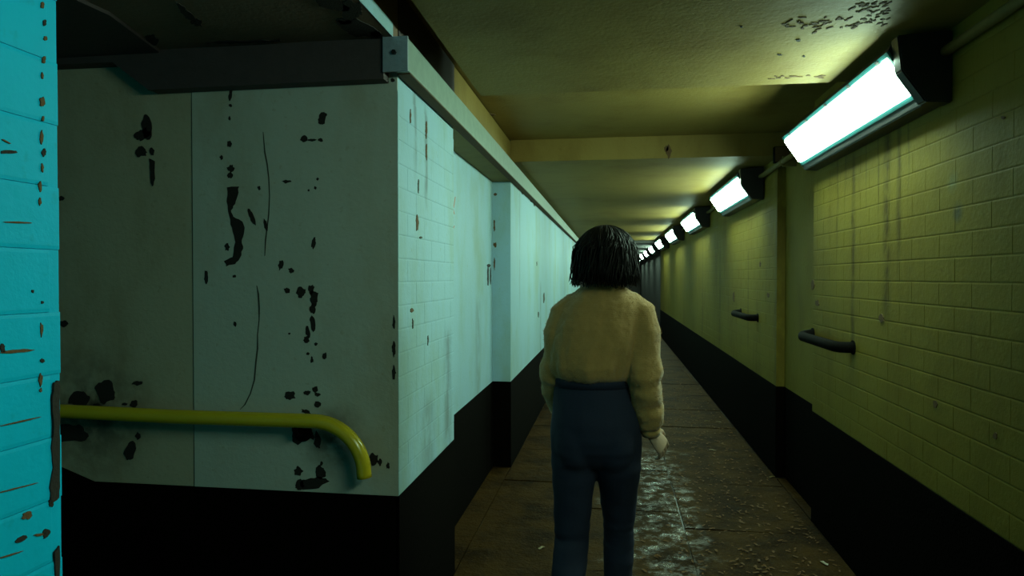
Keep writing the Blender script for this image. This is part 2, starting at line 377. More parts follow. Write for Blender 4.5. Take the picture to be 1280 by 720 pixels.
for i, (x, y, ww, hh, an) in enumerate([
    (183, 160, 11, 34, .1), (178, 168, 20, 14, .6), (176, 190, 12, 14, 0), (190, 214, 7, 36, .05), (190, 190, 6, 10, 0),
    (288, 118, 4, 14, -.1), (288, 132, 4, 4, 0), (287, 180, 7, 9, 0), (277, 197, 4, 6, 0), (289, 211, 9, 10, 0), (288, 219, 7, 8, 0), (287, 148, 3, 5, 0),
    (315, 272, 6, 22, .35), (332, 281, 5, 15, .2), (324, 235, 4, 5, 0), (284, 309, 6, 9, 0), (258, 346, 5, 20, 0), (293, 345, 4, 4, 0),
    (403, 148, 10, 19, -.25), (380, 173, 8, 10, 0), (390, 175, 10, 3, .1), (401, 175, 6, 5, 0), (358, 227, 11, 4, 0), (392, 303, 5, 16, -.2), (351, 331, 6, 12, -.2), (364, 338, 6, 7, .5),
    (397, 224, 3, 4, 0), (394, 235, 3, 4, 0), (386, 238, 3, 3, 0),
    (359, 363, 7, 8, .4), (376, 366, 12, 13, 0), (389, 362, 9, 12, 0), (393, 373, 11, 18, .1), (391, 386, 7, 12, 0), (391, 403, 6, 20, .1), (385, 415, 5, 14, .15), (383, 424, 7, 8, 0),
    (395, 430, 4, 4, 0), (385, 442, 4, 4, 0), (406, 445, 6, 9, 0), (390, 450, 4, 8, 0), (294, 405, 4, 6, .3), (362, 417, 3, 3, 0),
    (363, 494, 14, 12, 0), (383, 491, 10, 6, 0), (394, 487, 9, 9, 0), (397, 493, 7, 5, 0), (397, 505, 10, 9, 0), (383, 515, 13, 5, -.4),
    (374, 545, 24, 20, 0), (397, 550, 9, 22, .1), (390, 545, 6, 10, .4), (373, 589, 10, 11, 0), (401, 590, 12, 16, 0), (391, 604, 34, 14, .1), (375, 606, 12, 12, .3), (402, 579, 3, 6, 0),
    (468, 574, 12, 15, .2), (475, 578, 5, 8, 0), (485, 582, 4, 8, 0),
    (133, 490, 24, 26, 0), (99, 498, 26, 20, .2), (120, 507, 8, 6, 0), (167, 505, 9, 11, 0), (172, 479, 12, 5, .1), (156, 505, 7, 3, 0), (163, 565, 14, 24, -.3), (90, 540, 40, 24, .1), (172, 545, 6, 8, 0),
    (80, 405, 10, 8, 0), (77, 248, 6, 6, 0)]):
    patch(wp, jagged(blob_pts(x, y, ww, hh, -an, seed=i), min(ww, hh)*.08, i, 2), PJ, NP, M['peel'])
def crack(parent, pts, wpx, proj, nrm, mat, name='crack', seed=0):
    r = random.Random(seed); L = []; R = []
    for i, (x, y) in enumerate(pts):
        k = wpx*(.5 if i in (0, len(pts)-1) else r.uniform(.7, 1.3))/2; L.append((x-k, y)); R.append((x+k, y))
    return patch(parent, L+R[::-1], proj, nrm, mat, name, .0008)
crack(wp, [(329, 165), (331, 190), (334, 205), (336, 222), (337, 245), (336, 268), (334, 285), (332, 300), (331, 320)], 1.5, PJ, NP, M['joint'])
crack(wp, [(321, 357), (323, 368), (324, 385), (324, 400), (322, 418), (322, 436), (320, 452), (318, 475), (313, 492), (306, 506), (300, 512)], 1.7, PJ, NP, M['joint'], seed=2)
link('panel_joint', boxes((-1.5835, -1.5815, Y_PASS-.0005, Y_PASS+.01, Z_DADO, za-.0)), M['joint'], wp)
# corner chips of the brick corner and marks on its side
for i, (x, y, ww, hh) in enumerate([(492.5, 403, 3.5, 18), (492.5, 437, 4.5, 18), (492.5, 466, 4.5, 17), (491, 100, 5, 5)]):
    patch(wp, jagged(blob_pts(x, y, ww, hh, seed=50+i), .4, i, 2), PJ, NP, M['peel'], 'chip')
NLf = Vector((1, 0, 0)); PL = lambda x, y: on_x(x, y, XL+.001); PLB = lambda x, y: on_x(x, y, XLB)
for i, (x, y, ww, hh, an, mt) in enumerate([(521.5, 279, 3, 20, 0, 'rust_brown'), (533, 160, 2, 22, 0, 'rust_brown'), (533, 190, 1.6, 18, 0, 'rust_brown'), (523, 232, 1.5, 20, 0, 'joint'), (526, 297, 3, 3, 0, 'joint'), (515, 388, 4, 5, 0, 'rust_brown'), (516, 405, 1.5, 14, 0, 'joint'), (535, 425, 1.2, 12, 0, 'joint'), (513, 145, 1.5, 16, 0, 'rust_brown')]):
    patch(wl, jagged(blob_pts(x, y, ww, hh, an, seed=70+i), .3, i, 2), PL, NLf, M[mt], 'stain_mark')
for i, pts in enumerate([[(562, 240), (564, 252), (563, 262), (566, 272)], [(566, 243), (565, 256), (568, 268)], [(569, 246), (567, 260)], [(563, 280), (565, 290), (568, 282)]]):
    crack(wl, pts, 1.6, PLB, NLf, M['pink'], 'scrawl', i)
for i, (x, y, ww, hh) in enumerate([(611, 332, 5, 4), (610, 345, 2.2, 26), (613, 345, 1.5, 22)]):
    patch(wl, jagged(blob_pts(x, y, ww, hh, seed=90+i, jag=.1), .2, i, 2), PLB, NLf, M['peel'], 'stain_mark')
for i, (x, y, ww, hh) in enumerate([(648, 234, 3, 6), (653, 239, 3, 8), (658, 243, 2.5, 5), (664, 250, 3, 6), (668, 256, 2, 4), (680, 373, 1.6, 14), (673, 393, 1.2, 8), (671, 330, 1, 6)]):
    patch(wl, jagged(blob_pts(x, y, ww, hh, seed=110+i), .2, i, 2), PL, NLf, M['joint'], 'stain_mark')
PLP = lambda x, y: on_y(x, y, Y_BAY)
for i, (x, y, ww, hh) in enumerate([(619, 243, 5, 3), (618, 282, 2, 18), (619, 306, 4, 6), (618, 330, 2, 14)]):
    patch(wl, jagged(blob_pts(x, y, ww, hh, seed=130+i), .3, i, 2), PLP, NP, M['rust_brown'], 'stain_mark')
# turquoise wall marks
for i, (x, y, ww, hh, an, mt) in enumerate([(53, 6, 5, 9, 0, 'rust_brown'), (56, 29, 4, 8, 0, 'peel'), (57, 48, 4, 6, 0, 'rust_brown'), (55, 75, 4, 9, .2, 'rust_brown'), (53, 95, 3, 8, 0, 'rust_brown'), (53, 127, 6, 12, 0, 'rust_brown'), (54, 148, 3, 6, 0, 'rust_brown'), (52, 172, 4, 16, .1, 'rust_brown'), (55, 191, 5, 9, 0, 'peel'),
        (53, 210, 3, 10, 0, 'rust_brown'), (50, 233, 4, 14, 0, 'rust_brown'), (50, 252, 3, 9, 0, 'rust_brown'), (10, 190, 22, 4, -.05, 'peel'), (8, 177, 14, 2, .5, 'rust_brown'), (20, 278, 40, 2, .04, 'rust_brown'),
        (3, 436, 6, 12, 0, 'peel'), (20, 439, 40, 4, -.08, 'rust_brown'), (53, 378, 3, 4, 0, 'peel'), (41, 364, 3, 4, 0, 'peel'), (52, 412, 3, 18, 0, 'rust_brown'), (53, 451, 5, 5, 0, 'peel'), (51, 475, 4, 16, 0, 'rust_brown'), (51, 488, 3, 6, 0, 'rust_brown'),
        (27, 674, 16, 6, -.45, 'peel'), (58, 667, 8, 14, .4, 'peel'), (50, 668, 14, 3, -.2, 'rust_brown'), (34, 645, 12, 8, -.6, 'rust_brown'), (64, 629, 5, 10, 0, 'peel'), (22, 610, 44, 1.6, -.25, 'rust_brown'), (15, 693, 30, 1.8, -.3, 'rust_brown'), (25, 527, 50, 1.4, -.22, 'rust_brown')]):
    pts = jagged(blob_pts(x, y, ww, hh, an, seed=200+i), min(ww, hh)*.1, i, 2)
    pts = [(min(px, 71), py) for px, py in pts]
    patch(wt, pts, PL, NLf, M[mt], 'stain_mark', .0006)
edge = [(71, 476), (77, 476), (77.5, 500), (76, 530), (77, 560), (76, 600), (73, 622), (64, 630), (62, 610), (66, 585), (64, 560), (67, 535), (65, 505), (67, 480)]
patch(wt, jagged([(min(x, 74.2), y) for x, y in edge], .7, 4), PL, NLf, M['peel'], 'chip', .001)
patch(wt, jagged([(68, 690), (74, 682), (74, 719), (74, 760), (70, 760), (69, 719)], .6, 5), PL, NLf, M['peel'], 'chip', .001)
# right wall marks
PR = lambda x, y: on_x(x, y, XR-.001); PRB = lambda x, y: on_x(x, y, XRB); PRF = lambda x, y: on_x(x, y, XRF-.004); NR = Vector((-1, 0, 0))
for i, (x, y, ww, hh, pj) in enumerate([(1016, 356, 4, 14, PR), (1021.5, 379, 5, 7, PR), (960, 369, 3, 6, PRF), (950, 330, 2, 6, PRF), (917, 371, 2.5, 12, PRF), (1244, 545, 5, 9, PR), (1254, 147, 5, 4, PR), (1169, 505, 6, 10, PR), (1102, 398, 6, 10, PR)]):
    patch(wr if pj is not PRF else wrf, jagged(blob_pts(x, y, ww, hh, seed=300+i), .3, i, 2), pj, NR, M['rust_brown'], 'stain_mark')
# ceiling flaking near the first lamp
ceil = bpy.data.objects['ceiling']; NZ = Vector((0, 0, -1)); PC = lambda x, y: on_z(x, y, Z_SOF); PCB = lambda x, y: on_z(x, y, Z_BAY); PCP = lambda x, y: on_z(x, y, Z_PAS)
r = random.Random(4)
for i in range(80):
    f = r.random(); x = 985+f*120+r.uniform(-8, 8); y = 33-f*8+r.gauss(0, 4.2) if r.random() < .65 else r.uniform(2, 18)
    if y < 18: x = r.uniform(1065, 1112)
    patch(ceil, jagged(blob_pts(x, y, r.uniform(3, 11), r.uniform(.8, 2.0), r.uniform(-.5, 0), seed=400+i), .5, i, 2), PC, NZ, M['rust_brown'], 'paint_flake', .002)
for i in range(16):
    x = r.uniform(960, 1030); patch(ceil, jagged(blob_pts(x, 97-.02*(x-960)+r.uniform(-2, 2), r.uniform(3, 10), r.uniform(.8, 1.6), 0, seed=460+i), .2, i, 2), PC, NZ, M['rust_brown'], 'paint_flake', .002)
for i, (x, y, ww, hh) in enumerate([(998, 50, 5, 3), (1005, 70, 3, 2), (975, 68, 6, 1.5), (927, 33, 3, 2)]):
    patch(ceil, jagged(blob_pts(x, y, ww, hh, seed=480+i), .3, i, 2), PC, NZ, M['peel'], 'paint_flake', .003)
for i, (x, y, ww, hh) in enumerate([(605, 143, 26, 4), (605, 150, 7, 12)]):
    patch(ceil, jagged(blob_pts(x, y, ww, hh, seed=490+i, jag=.15), .3, i, 2), PCB, NZ, M['rust_brown'], 'stain_mark', .004)
for i, (x, y, ww, hh) in enumerate([(836, 189, 7, 16), (833, 186, 5, 8)]):
    patch(ceil, jagged(blob_pts(x, y, ww, hh, seed=495+i), .3, i, 2), PLP, NP, M['rust_brown'], 'stain_mark', .002)
for i, (x, y, ww, hh, an) in enumerate([(415, 4, 40, 14, .2), (448, 35, 56, 18, .25), (440, 12, 26, 26, .4), (432, 26, 20, 8, 0), (232, 15, 34, 7, .75), (246, 28, 14, 8, .3), (300, 52, 90, 3, -.03), (190, 50, 16, 12, .3), (470, 44, 18, 12, .3)]):
    patch(cp, jagged(blob_pts(x, y, ww, hh, an, seed=500+i), 1.2, i, 3), PCP, NZ, M['peel'], 'paint_flake', .003)

# ------------------------------------------------------------------ steel trunking along the left wall head
tr = empty('cable_trunking', (XL, 2.36, 2.19), 'green grey steel trunking running along the head of the left wall', 'trunking')
def rel(o, root): o.location = -root.location if o.parent is root else o.location; return o
rel(link('body', boxes((XL+.006, -.713, 2.339, Y_PAINT-.002, 2.192, 2.305), bevel=.004), M['trunk'], tr), tr)
fp = empty('fixing_plate', (-.757, 2.338, 2.186), 'blue grey steel plate with one dark bolt at the near end of the trunking', 'plate')
rel(link('plate', boxes((-.803, -.711, 2.328, 2.3385, 2.186, 2.309), bevel=.002), M['plate'], fp), fp)
bm = bmesh.new(); tube(bm, [(-.760, 2.330, 2.252), (-.760, 2.318, 2.252)], .009, 6); rel(link('bolt', mesh_of(bm), M['bolt'], fp), fp)
rel(link('soffit_shade_strip', boxes((XL+.007, -.716, 2.373, Y_PAINT-.003, 2.188, 2.192)), M['rust_brown'], tr), tr)  # dark brown underside carries the shade below the trunking
struct('trim_gap_shade', boxes((XL-.02, XL+.004, Y_PASS+.001, Y_BLK-.001, 2.31, 2.499)), M['lintel'], 'dark brown strip painted in for the shade in the gap above the near trunking', 'trim')  # dark strip stands in for the shade above the trunking
struct('trim_4', boxes((XLB-.01, XL-.001, Y_BLK+.002, Y_BAY-.002, 2.195, 2.5)), M['ceiling'], 'brown soffit above the recessed bay of the left wall', 'soffit')

# ------------------------------------------------------------------ lamps and conduit
LAMP_Y0, LAMP_LEN, LAMP_STEP = 2.68, 1.55, 3.03
ORD = ['nearest and largest', 'second nearest', 'third nearest', 'fourth nearest', 'fifth nearest', 'sixth nearest', 'third farthest', 'second farthest', 'farthest and smallest']
T = Vector((1.002, 0, 2.272)); B = Vector((1.095, 0, 2.134))   # diffuser top and bottom edge in cross section
un = (B-T).normalized(); nn = Vector((un.z, 0, -un.x)); nn = nn if nn.x < 0 else -nn
def lamp_parts():
    P = {}
    bm = bmesh.new(); prof = [(1.188, 2.085), (1.118, 2.090), tuple((B+un*.016-nn*.004).xz), tuple((T-un*.016-nn*.004).xz), (1.012, 2.318), (1.188, 2.322)]
    prism(bm, [(x, 0, z) for x, z in prof], (0, LAMP_LEN, 0)); bmesh.ops.bevel(bm, geom=bm.edges[:], offset=.004, segments=2, affect='EDGES'); P['housing'] = mesh_of(bm)
    bm = bmesh.new(); prism(bm, [(1.189, -.06, 2.08), (1.10, -.06, 2.085), (1.02, -.06, 2.20), (1.005, -.06, 2.325), (1.189, -.06, 2.335)], (0, .062, 0))
    bmesh.ops.bevel(bm, geom=bm.edges[:], offset=.005, segments=2, affect='EDGES'); P['end_cap'] = mesh_of(bm)
    bm = bmesh.new()
    e = .012
    lo = [T-nn*.006+Vector((0, .02, 0)), B-nn*.006+Vector((0, .02, 0)), B-nn*.006+Vector((0, LAMP_LEN-.02, 0)), T-nn*.006+Vector((0, LAMP_LEN-.02, 0))]
    c = sum(lo, Vector())/4
    hi = [p+nn*.020+(un*(e if (p-c).dot(un) < 0 else -e))+Vector((0, e if p.y < c.y else -e, 0)) for p in lo]
    va = [bm.verts.new(p) for p in lo]; vb = [bm.verts.new(p) for p in hi]
    bm.faces.new(vb)
    for i in range(4): bm.faces.new([va[i], va[(i+1) % 4], vb[(i+1) % 4], vb[i]])
    P['diffuser'] = mesh_of(bm)
    bm = bmesh.new(); add_box(bm, -.010, .010, -.012, .012, -.006, .010); P['clip'] = mesh_of(bm)
    bm = bmesh.new()   # rim of the diffuser, behind the opal face; its teal stands in for the lamp's glow
    for a_, b_ in ((T-un*.017, T-un*.001), (B+un*.001, B+un*.017)):
        prism(bm, [a_-nn*.006, b_-nn*.006, b_+nn*.003, a_+nn*.003], (0, LAMP_LEN, 0))
    for y_ in (0.002, LAMP_LEN-.018): prism(bm, [T-nn*.006+Vector((0, y_, 0)), B-nn*.006+Vector((0, y_, 0)), B+nn*.003+Vector((0, y_, 0)), T+nn*.003+Vector((0, y_, 0))], (0, .016, 0))
    P['halo_rim'] = mesh_of(bm)
    return P
LP = lamp_parts()
for k in range(-1, 9):
    y = LAMP_Y0+LAMP_STEP*k
    lab = f'lit corner lamp in black housing, {ORD[k]} of the row on the right wall' if k >= 0 else 'unseen dim corner lamp added to the right wall row, just short of the picture'
    L = empty('wall_lamp', (0, y, 0), lab, 'lamp', 'corner lamps in a row along the right wall')
    link('housing', LP['housing'], M['housing'], L)
    link('end_cap', LP['end_cap'], M['housing'], L); link('halo_rim', LP['halo_rim'], M['halo_rim'], L)
    me = LP['diffuser'] if k >= 0 else LP['diffuser'].copy()
    if k < 0: me.materials.clear()
    link('diffuser', me, M['diffuser'] if k >= 0 else M['diffuser_unseen'], L)
    if k < 3:
        for s in (.1, .42, .74, 1.06, 1.40):
            o = link('clip', LP['clip'], M['housing'], L); o.location = T-un*.004+Vector((0, s, 0)); o.rotation_euler = (0, math.radians(35), 0)
    # conduit leading away from the lamp
    y0, y1 = y+LAMP_LEN, y+LAMP_STEP-.06
    if k < 8:
        names = ['nearest', 'second', 'third', 'fourth', 'fifth', 'sixth', 'seventh', 'eighth', 'farthest']
        C = empty('conduit_pipe', (1.165, y0, 2.26), f'painted conduit pipe on the right wall, {names[k+1]} length between wall lamps', 'pipe', 'conduit between the lamps')
        bm = bmesh.new(); tube(bm, [(0, 0, 0), (0, y1-y0, 0)], .019, 10); link('pipe', mesh_of(bm, True), M['conduit'], C)
        bm = bmesh.new(); tube(bm, [(0, (y1-y0)/2-.012, 0), (0, (y1-y0)/2+.012, 0)], .023, 10); add_box(bm, -.004, .085 if k == 0 else .03, (y1-y0)/2-.012, (y1-y0)/2+.012, -.035, .035)
        link('saddle_clip', mesh_of(bm), M['conduit'], C)
jb = empty('junction_box', (1.20, 5.16, 2.33), 'small dark junction box where the cross beam meets the right wall', 'junction box')
link('box', boxes((-.05, .054, -.035, .018, -.045, .07), bevel=.004), M['black_metal'], jb)
link('lid', boxes((-.045, .05, -.042, -.034, -.04, .065), bevel=.002), M['rust_brown'], jb)

# ------------------------------------------------------------------ rails
hr = empty('handrail', (-1.2, 2.33, .975), 'yellow tubular handrail curving down at its end on the passage wall', 'handrail')
pe = on_y(400, 527, 2.325); pend = on_y(455, 597, 2.325); zr = pe.z+.001
R_ = pe.z-pend.z; cx = pend.x-R_*.86
path = [(-3.4, 2.325, zr+.03), (-2.4, 2.325, zr+.012), (-1.6, 2.325, zr)]
x_s = cx-.02
path.append((x_s, 2.325, zr))
for k in range(1, 13):
    a = math.pi/2*k/12; path.append((x_s+(pend.x-x_s)*math.sin(a), 2.325, zr-(R_)*.93*(1-math.cos(a))))
path.append((pend.x+.002, 2.325, pend.z))
bm = bmesh.new(); tube(bm, path, .0265, 16, ref=Vector((0, 1, 0))); rel(link('rail', mesh_of(bm, True), M['yellow'], hr), hr)
bm = bmesh.new(); xb_ = on_y(378, 545, 2.39).x; tube(bm, [(xb_, 2.325, zr), (xb_, 2.328, zr-.03), (xb_, 2.345, zr-.055), (xb_, 2.401, zr-.06)], .010, 10); tube(bm, [(xb_, 2.392, zr-.06), (xb_, 2.401, zr-.06)], .034, 16); rel(link('bracket', mesh_of(bm, True), M['black_metal'], hr), hr)
bm = bmesh.new(); tube(bm, [(-2.5, 2.325, zr), (-2.5, 2.33, zr-.05), (-2.5, 2.36, zr-.07), (-2.5, 2.402, zr-.07)], .010, 8); rel(link('bracket', mesh_of(bm, True), M['yellow'], hr), hr)
def stub(xw, y0, y1, z, lab, rise):
    S = empty('grab_rail', (xw, y0, z), lab, 'rail', 'short dark rails on the right wall')
    L = y1-y0; o = .075; pts = [(0.004, 0, 0), (-.035, 0, 0), (-.06, .012, 0), (-o, .05, 0)]
    pts += [(-o, L*.3, 0), (-o, L*.6, 0), (-o, L-.07, 0)]
    pts += [(-o+.01, L-.03, rise*.3), (-o+.035, L-.005, rise*.6), (-.01, L, rise), (.004, L, rise)]
    bm = bmesh.new(); tube(bm, pts, .028, 12); link('bar', mesh_of(bm, True), M['black_metal'], S)
    for yy, zz in ((0, 0), (L, rise)):
        bm = bmesh.new(); tube(bm, [(-.006, yy, zz), (.003, yy, zz)], .036, 14); link('flange', mesh_of(bm), M['black_metal'], S)
g = on_x(1056, 435, XR-.05); stub(XR, g.y+.03, g.y+.72, g.z, 'short dark grab rail on the right wall, nearer of the two', .012)
g = on_x(941, 397.5, XRF-.05); stub(XRF-.003, g.y+.03, g.y+.78, g.z, 'short dark grab rail on the right wall, farther of the two', .01)

# ------------------------------------------------------------------ fallen leaves
def leaf_mesh(bm, mt, r):
    n = 8; top = []
    for k in range(n):
        a = 2*math.pi*k/n; q = (.5+.5*abs(math.cos(a)))*r.uniform(.7, 1.1)
        top.append(bm.verts.new(mt @ Vector((math.cos(a)*q, math.sin(a)*q*.6, .18*abs(math.sin(a))*r.uniform(.2, 1.2)))))
    c = bm.verts.new(mt @ Vector((0, 0, 0)))
    for k in range(n): bm.faces.new([c, top[k], top[(k+1) % n]])
r = random.Random(21); bm = bmesh.new()
for i in range(1500):
    y = 3.2+8.5*r.random()**1.2; x = min(1.12, max(-.1, r.gauss(.72, .3)))
    s = r.uniform(.008, .024)
    leaf_mesh(bm, Matrix.Translation((x, y, .004)) @ Matrix.Rotation(r.uniform(0, 6.3), 4, 'Z') @ Matrix.Scale(s, 4), r)
tag(link('leaf_litter', mesh_of(bm), M['leaf']), 'scattered brown leaf litter along the right of the wet floor', 'leaves', kind='stuff')
for i, (px, py, s, lab) in enumerate([(965, 597, .035, 'pale leaf lying close to the black foot of the right wall'), (890, 563, .035, 'pale leaf on the wet floor right of the hand'), (884, 527, .035, 'small leaf among litter on the right of the floor, farther than the pale ones'),
        (677, 686, .03, 'lone pale leaf on the floor left of the walking person'), (1030, 705, .03, 'pale leaf at the lower right of the floor nearest the wall'), (898, 528, .03, 'curled brown leaf beside the litter near the right wall')]):
    bm = bmesh.new(); leaf_mesh(bm, Matrix.Rotation(r.uniform(0, 6), 4, 'Z') @ Matrix.Scale(s, 4), r)
    p = on_z(px, py, 0)
    o = link('fallen_leaf', mesh_of(bm), M['leaf_pale'], None, (p.x, p.y, .004)); tag(o, lab, 'leaf', 'single fallen leaves')

# ------------------------------------------------------------------ the walking person
def voxel(bm, size, smooth_it=2, fn=None, name='mesh'):
    me = mesh_of(bm); o = bpy.data.objects.new('tmp', me); COL.objects.link(o)
    md = o.modifiers.new('r', 'REMESH'); md.mode = 'VOXEL'; md.voxel_size = size; md.use_smooth_shade = True
    if smooth_it:
        s = o.modifiers.new('s', 'SMOOTH'); s.factor = .5; s.iterations = smooth_it
    bpy.context.view_layer.update()
    ev = o.evaluated_get(bpy.context.evaluated_depsgraph_get()); out = bpy.data.meshes.new_from_object(ev)
    bpy.data.objects.remove(o)
    if fn:
        nr = [v.normal.copy() for v in out.vertices]
        for v, n in zip(out.vertices, nr): v.co += n*fn(v.co)
    for p in out.polygons: p.use_smooth = True
    return out
def rings(bm, rs, n=24):
    """horizontal elliptical rings: (z, cx, cy, hw, hd)"""
    R = [[bm.verts.new((cx+hw*math.cos(2*math.pi*k/n), cy+hd*math.sin(2*math.pi*k/n), z)) for k in range(n)] for z, cx, cy, hw, hd in rs]
    for a, b in zip(R, R[1:]):
        for k in range(n): bm.faces.new([a[k], a[(k+1) % n], b[(k+1) % n], b[k]])
    bm.faces.new(R[0][::-1]); bm.faces.new(R[-1])
def ball(bm, c, rx, ry, rz, n=14):
    res = bmesh.ops.create_icosphere(bm, subdivisions=3, radius=1)
    for v in res['verts']: v.co = Vector((c[0]+v.co.x*rx, c[1]+v.co.y*ry, c[2]+v.co.z*rz))
person = empty('person', (-.060, 2.575, 0), 'person with dark bobbed hair, cream sweater and dark blue jeans walking away', 'person')
HX = .036
hipR, kneeR, ankR = (.083, .0, .88), (.088, .10, .475), (.086, .10, .085)
hipL, kneeL, ankL = (-.080, .0, .88), (-.088, -.01, .475), (-.108, -.24, .145)
shR, elR, wrR = (.150, 0, 1.335), (.176, -.040, 1.095), (.204, .010, .885)
shL, elL, wrL = (-.105, 0, 1.332), (-.152, .01, 1.085), (-.128, .15, .915)
def lerp(a, b, t): return tuple(a[i]+(b[i]-a[i])*t for i in range(3))
# body: one continuous skin
bm = bmesh.new()
rings(bm, [(.80, 0, 0, .13, .09), (.90, 0, 0, .148, .10), (1.0, -.01, 0, .125, .09), (1.08, -.015, 0, .112, .085), (1.2, -.005, 0, .128, .095), (1.30, .01, 0, .14, .09), (1.36, .02, 0, .115, .07), (1.40, .026, .005, .06, .055), (1.45, HX-.002, .012, .05, .052), (1.50, HX, .02, .048, .05)])
for h, k, a in ((hipR, kneeR, ankR), (hipL, kneeL, ankL)):
    tube(bm, [h, lerp(h, k, .5), k, lerp(k, a, .3), lerp(k, a, .7), a], [.062, .050, .042, .042, .032, .030], 14, ref=Vector((0, 1, 0)))
    tube(bm, [lerp(a, a, 0), (a[0], a[1]+.05, a[2]-.045), (a[0], a[1]+.13, max(.035, a[2]-.075))], [.028, .024, .016], 12, ref=Vector((1, 0, 0)))
for s, e, q in ((shR, elR, wrR), (shL, elL, wrL)):
    tube(bm, [lerp(s, (0, 0, 1.34), .4), s, lerp(s, e, .5), e, lerp(e, q, .35), q], [.045, .048, .040, .034, .034, .024], 12, ref=Vector((0, 1, 0)))
# head and face (she looks down the tunnel, +Y)
ball(bm, (HX, .012, 1.545), .076, .094, .088); ball(bm, (HX, .040, 1.480), .056, .058, .068)
ball(bm, (HX, .066, 1.438), .026, .024, .020)
tube(bm, [(HX, .098, 1.542), (HX, .112, 1.520), (HX, .124, 1.502), (HX, .100, 1.494)], [.008, .010, .014, .010], 10, ref=Vector((1, 0, 0)))
ball(bm, (HX, .086, 1.565), .05, .016, .012)
ball(bm, (HX, .084, 1.468), .022, .016, .012)
for s in (-1, 1):
    ball(bm, (HX+s*.040, .062, 1.500), .024, .026, .028)
    ball(bm, (HX+s*.078, .010, 1.528), .009, .018, .032)
def hand(wr, d, nrm, side, curl):
    d = Vector(d).normalized(); nrm = Vector(nrm); nrm = (nrm-d*nrm.dot(d)).normalized(); s = d.cross(nrm)*side
    wr = Vector(wr)
    tube(bm, [wr-d*.02, wr+d*.02, wr+d*.055, wr+d*.085], [(.020, .019), (.031, .016), (.039, .014), (.038, .012)], 14, ref=nrm.cross(d).cross(d) if False else (d.cross(s)).cross(d).cross(d))
    for i, (off, ln) in enumerate(((.030, .070), (.0103, .078), (-.0103, .073), (-.030, .058))):
        p = wr+d*.078+s*off; a = 0; pts = [p-d*.012, p]; fan = s*(off*1.6)
        for seg, f in enumerate((.45, .32, .23)):
            a += curl[seg]*(1+.12*i); p = p+((d+fan).normalized()*math.cos(a)+nrm*math.sin(a))*ln*f; pts.append(p)
        tube(bm, pts, [.0085, .0085, .0078, .0072, .0058], 10, ref=s)
    p = wr+d*.022+s*.026; v = (d*.75+s*.6+nrm*.25).normalized(); v2 = (d*.95+s*.15+nrm*.3).normalized()
    tube(bm, [p-v*.015, p+v*.022, p+v*.045, p+v*.045+v2*.026], [.013, .0115, .0098, .007], 10, ref=nrm)
hand(wrR, (.42, .25, -.55), (-.55, .45, -.15), 1, (.35, .5, .35))
hand(wrL, (.12, .55, -.45), (.75, -.1, -.3), -1, (.35, .5, .35))
body = link('body', voxel(bm, .0034, 3), M['skin'], person)
for s in (-1, 1):
    bm = bmesh.new(); ball(bm, (HX+s*.030, .088, 1.543), .012, .008, .006)
    em = mesh_of(bm, True); em.materials.append(M['eye']); em.materials.append(M['hair'])
    for p in em.polygons: p.material_index = 1 if p.center.y > .088 and abs(p.center.x-HX-s*.030) < .0052 else 0
    link('eye', em, None, body)
    bm = bmesh.new(); tube(bm, [(HX+s*.014, .101, 1.566), (HX+s*.032, .098, 1.571), (HX+s*.050, .086, 1.565)], [.003, .004, .002], 6); link('eyebrow', mesh_of(bm, True), M['hair'], body)
bm = bmesh.new(); ball(bm, (HX, .098, 1.468), .019, .005, .006); link('lips', mesh_of(bm, True), M['lip'], body)
# jeans
bm = bmesh.new()
rings(bm, [(.755, .0, 0, .09, .065), (.79, 0, -.002, .140, .098), (.82, 0, -.004, .160, .116), (.87, 0, -.008, .168, .125), (.92, 0, -.008, .167, .125), (1.0, -.008, -.003, .152, .112), (1.06, -.016, 0, .138, .100), (1.12, -.02, 0, .134, .098)])
for s in (-1, 1): ball(bm, (s*.072, -.046, .855), .078, .078, .12)
tube(bm, [hipR, (.083, .004, .76), lerp(hipR, kneeR, .62), kneeR, lerp(kneeR, ankR, .3), lerp(kneeR, ankR, .7), lerp(kneeR, ankR, .93)], [.090, .087, .072, .060, .058, .052, .052], 18, ref=Vector((0, 1, 0)))
tube(bm, [hipL, (-.080, -.004, .76), lerp(hipL, kneeL, .62), kneeL, lerp(kneeL, ankL, .3), lerp(kneeL, ankL, .7), lerp(kneeL, ankL, .93)], [.090, .087, .074, .065, .063, .057, .055], 18, ref=Vector((0, 1, 0)))
def jf(c):
    w = max(0, 1-abs(c.z-.47)/.16)+max(0, 1-abs(c.z-.78)/.10)*.8+max(0, 1-abs(c.z-.17)/.1)
    return .006*w*noise.noise(Vector((c.x*9, c.y*9, c.z*34)))+.004*noise.noise(c*14)
jeans = link('jeans', voxel(bm, .006, 16, jf), M['denim'], person)
bm = bmesh.new(); rings(bm, [(1.055, -.015, 0, .1455, .1065), (1.098, -.019, 0, .1405, .1035)], 40); link('waistband', mesh_of(bm, True), M['denim'], jeans)
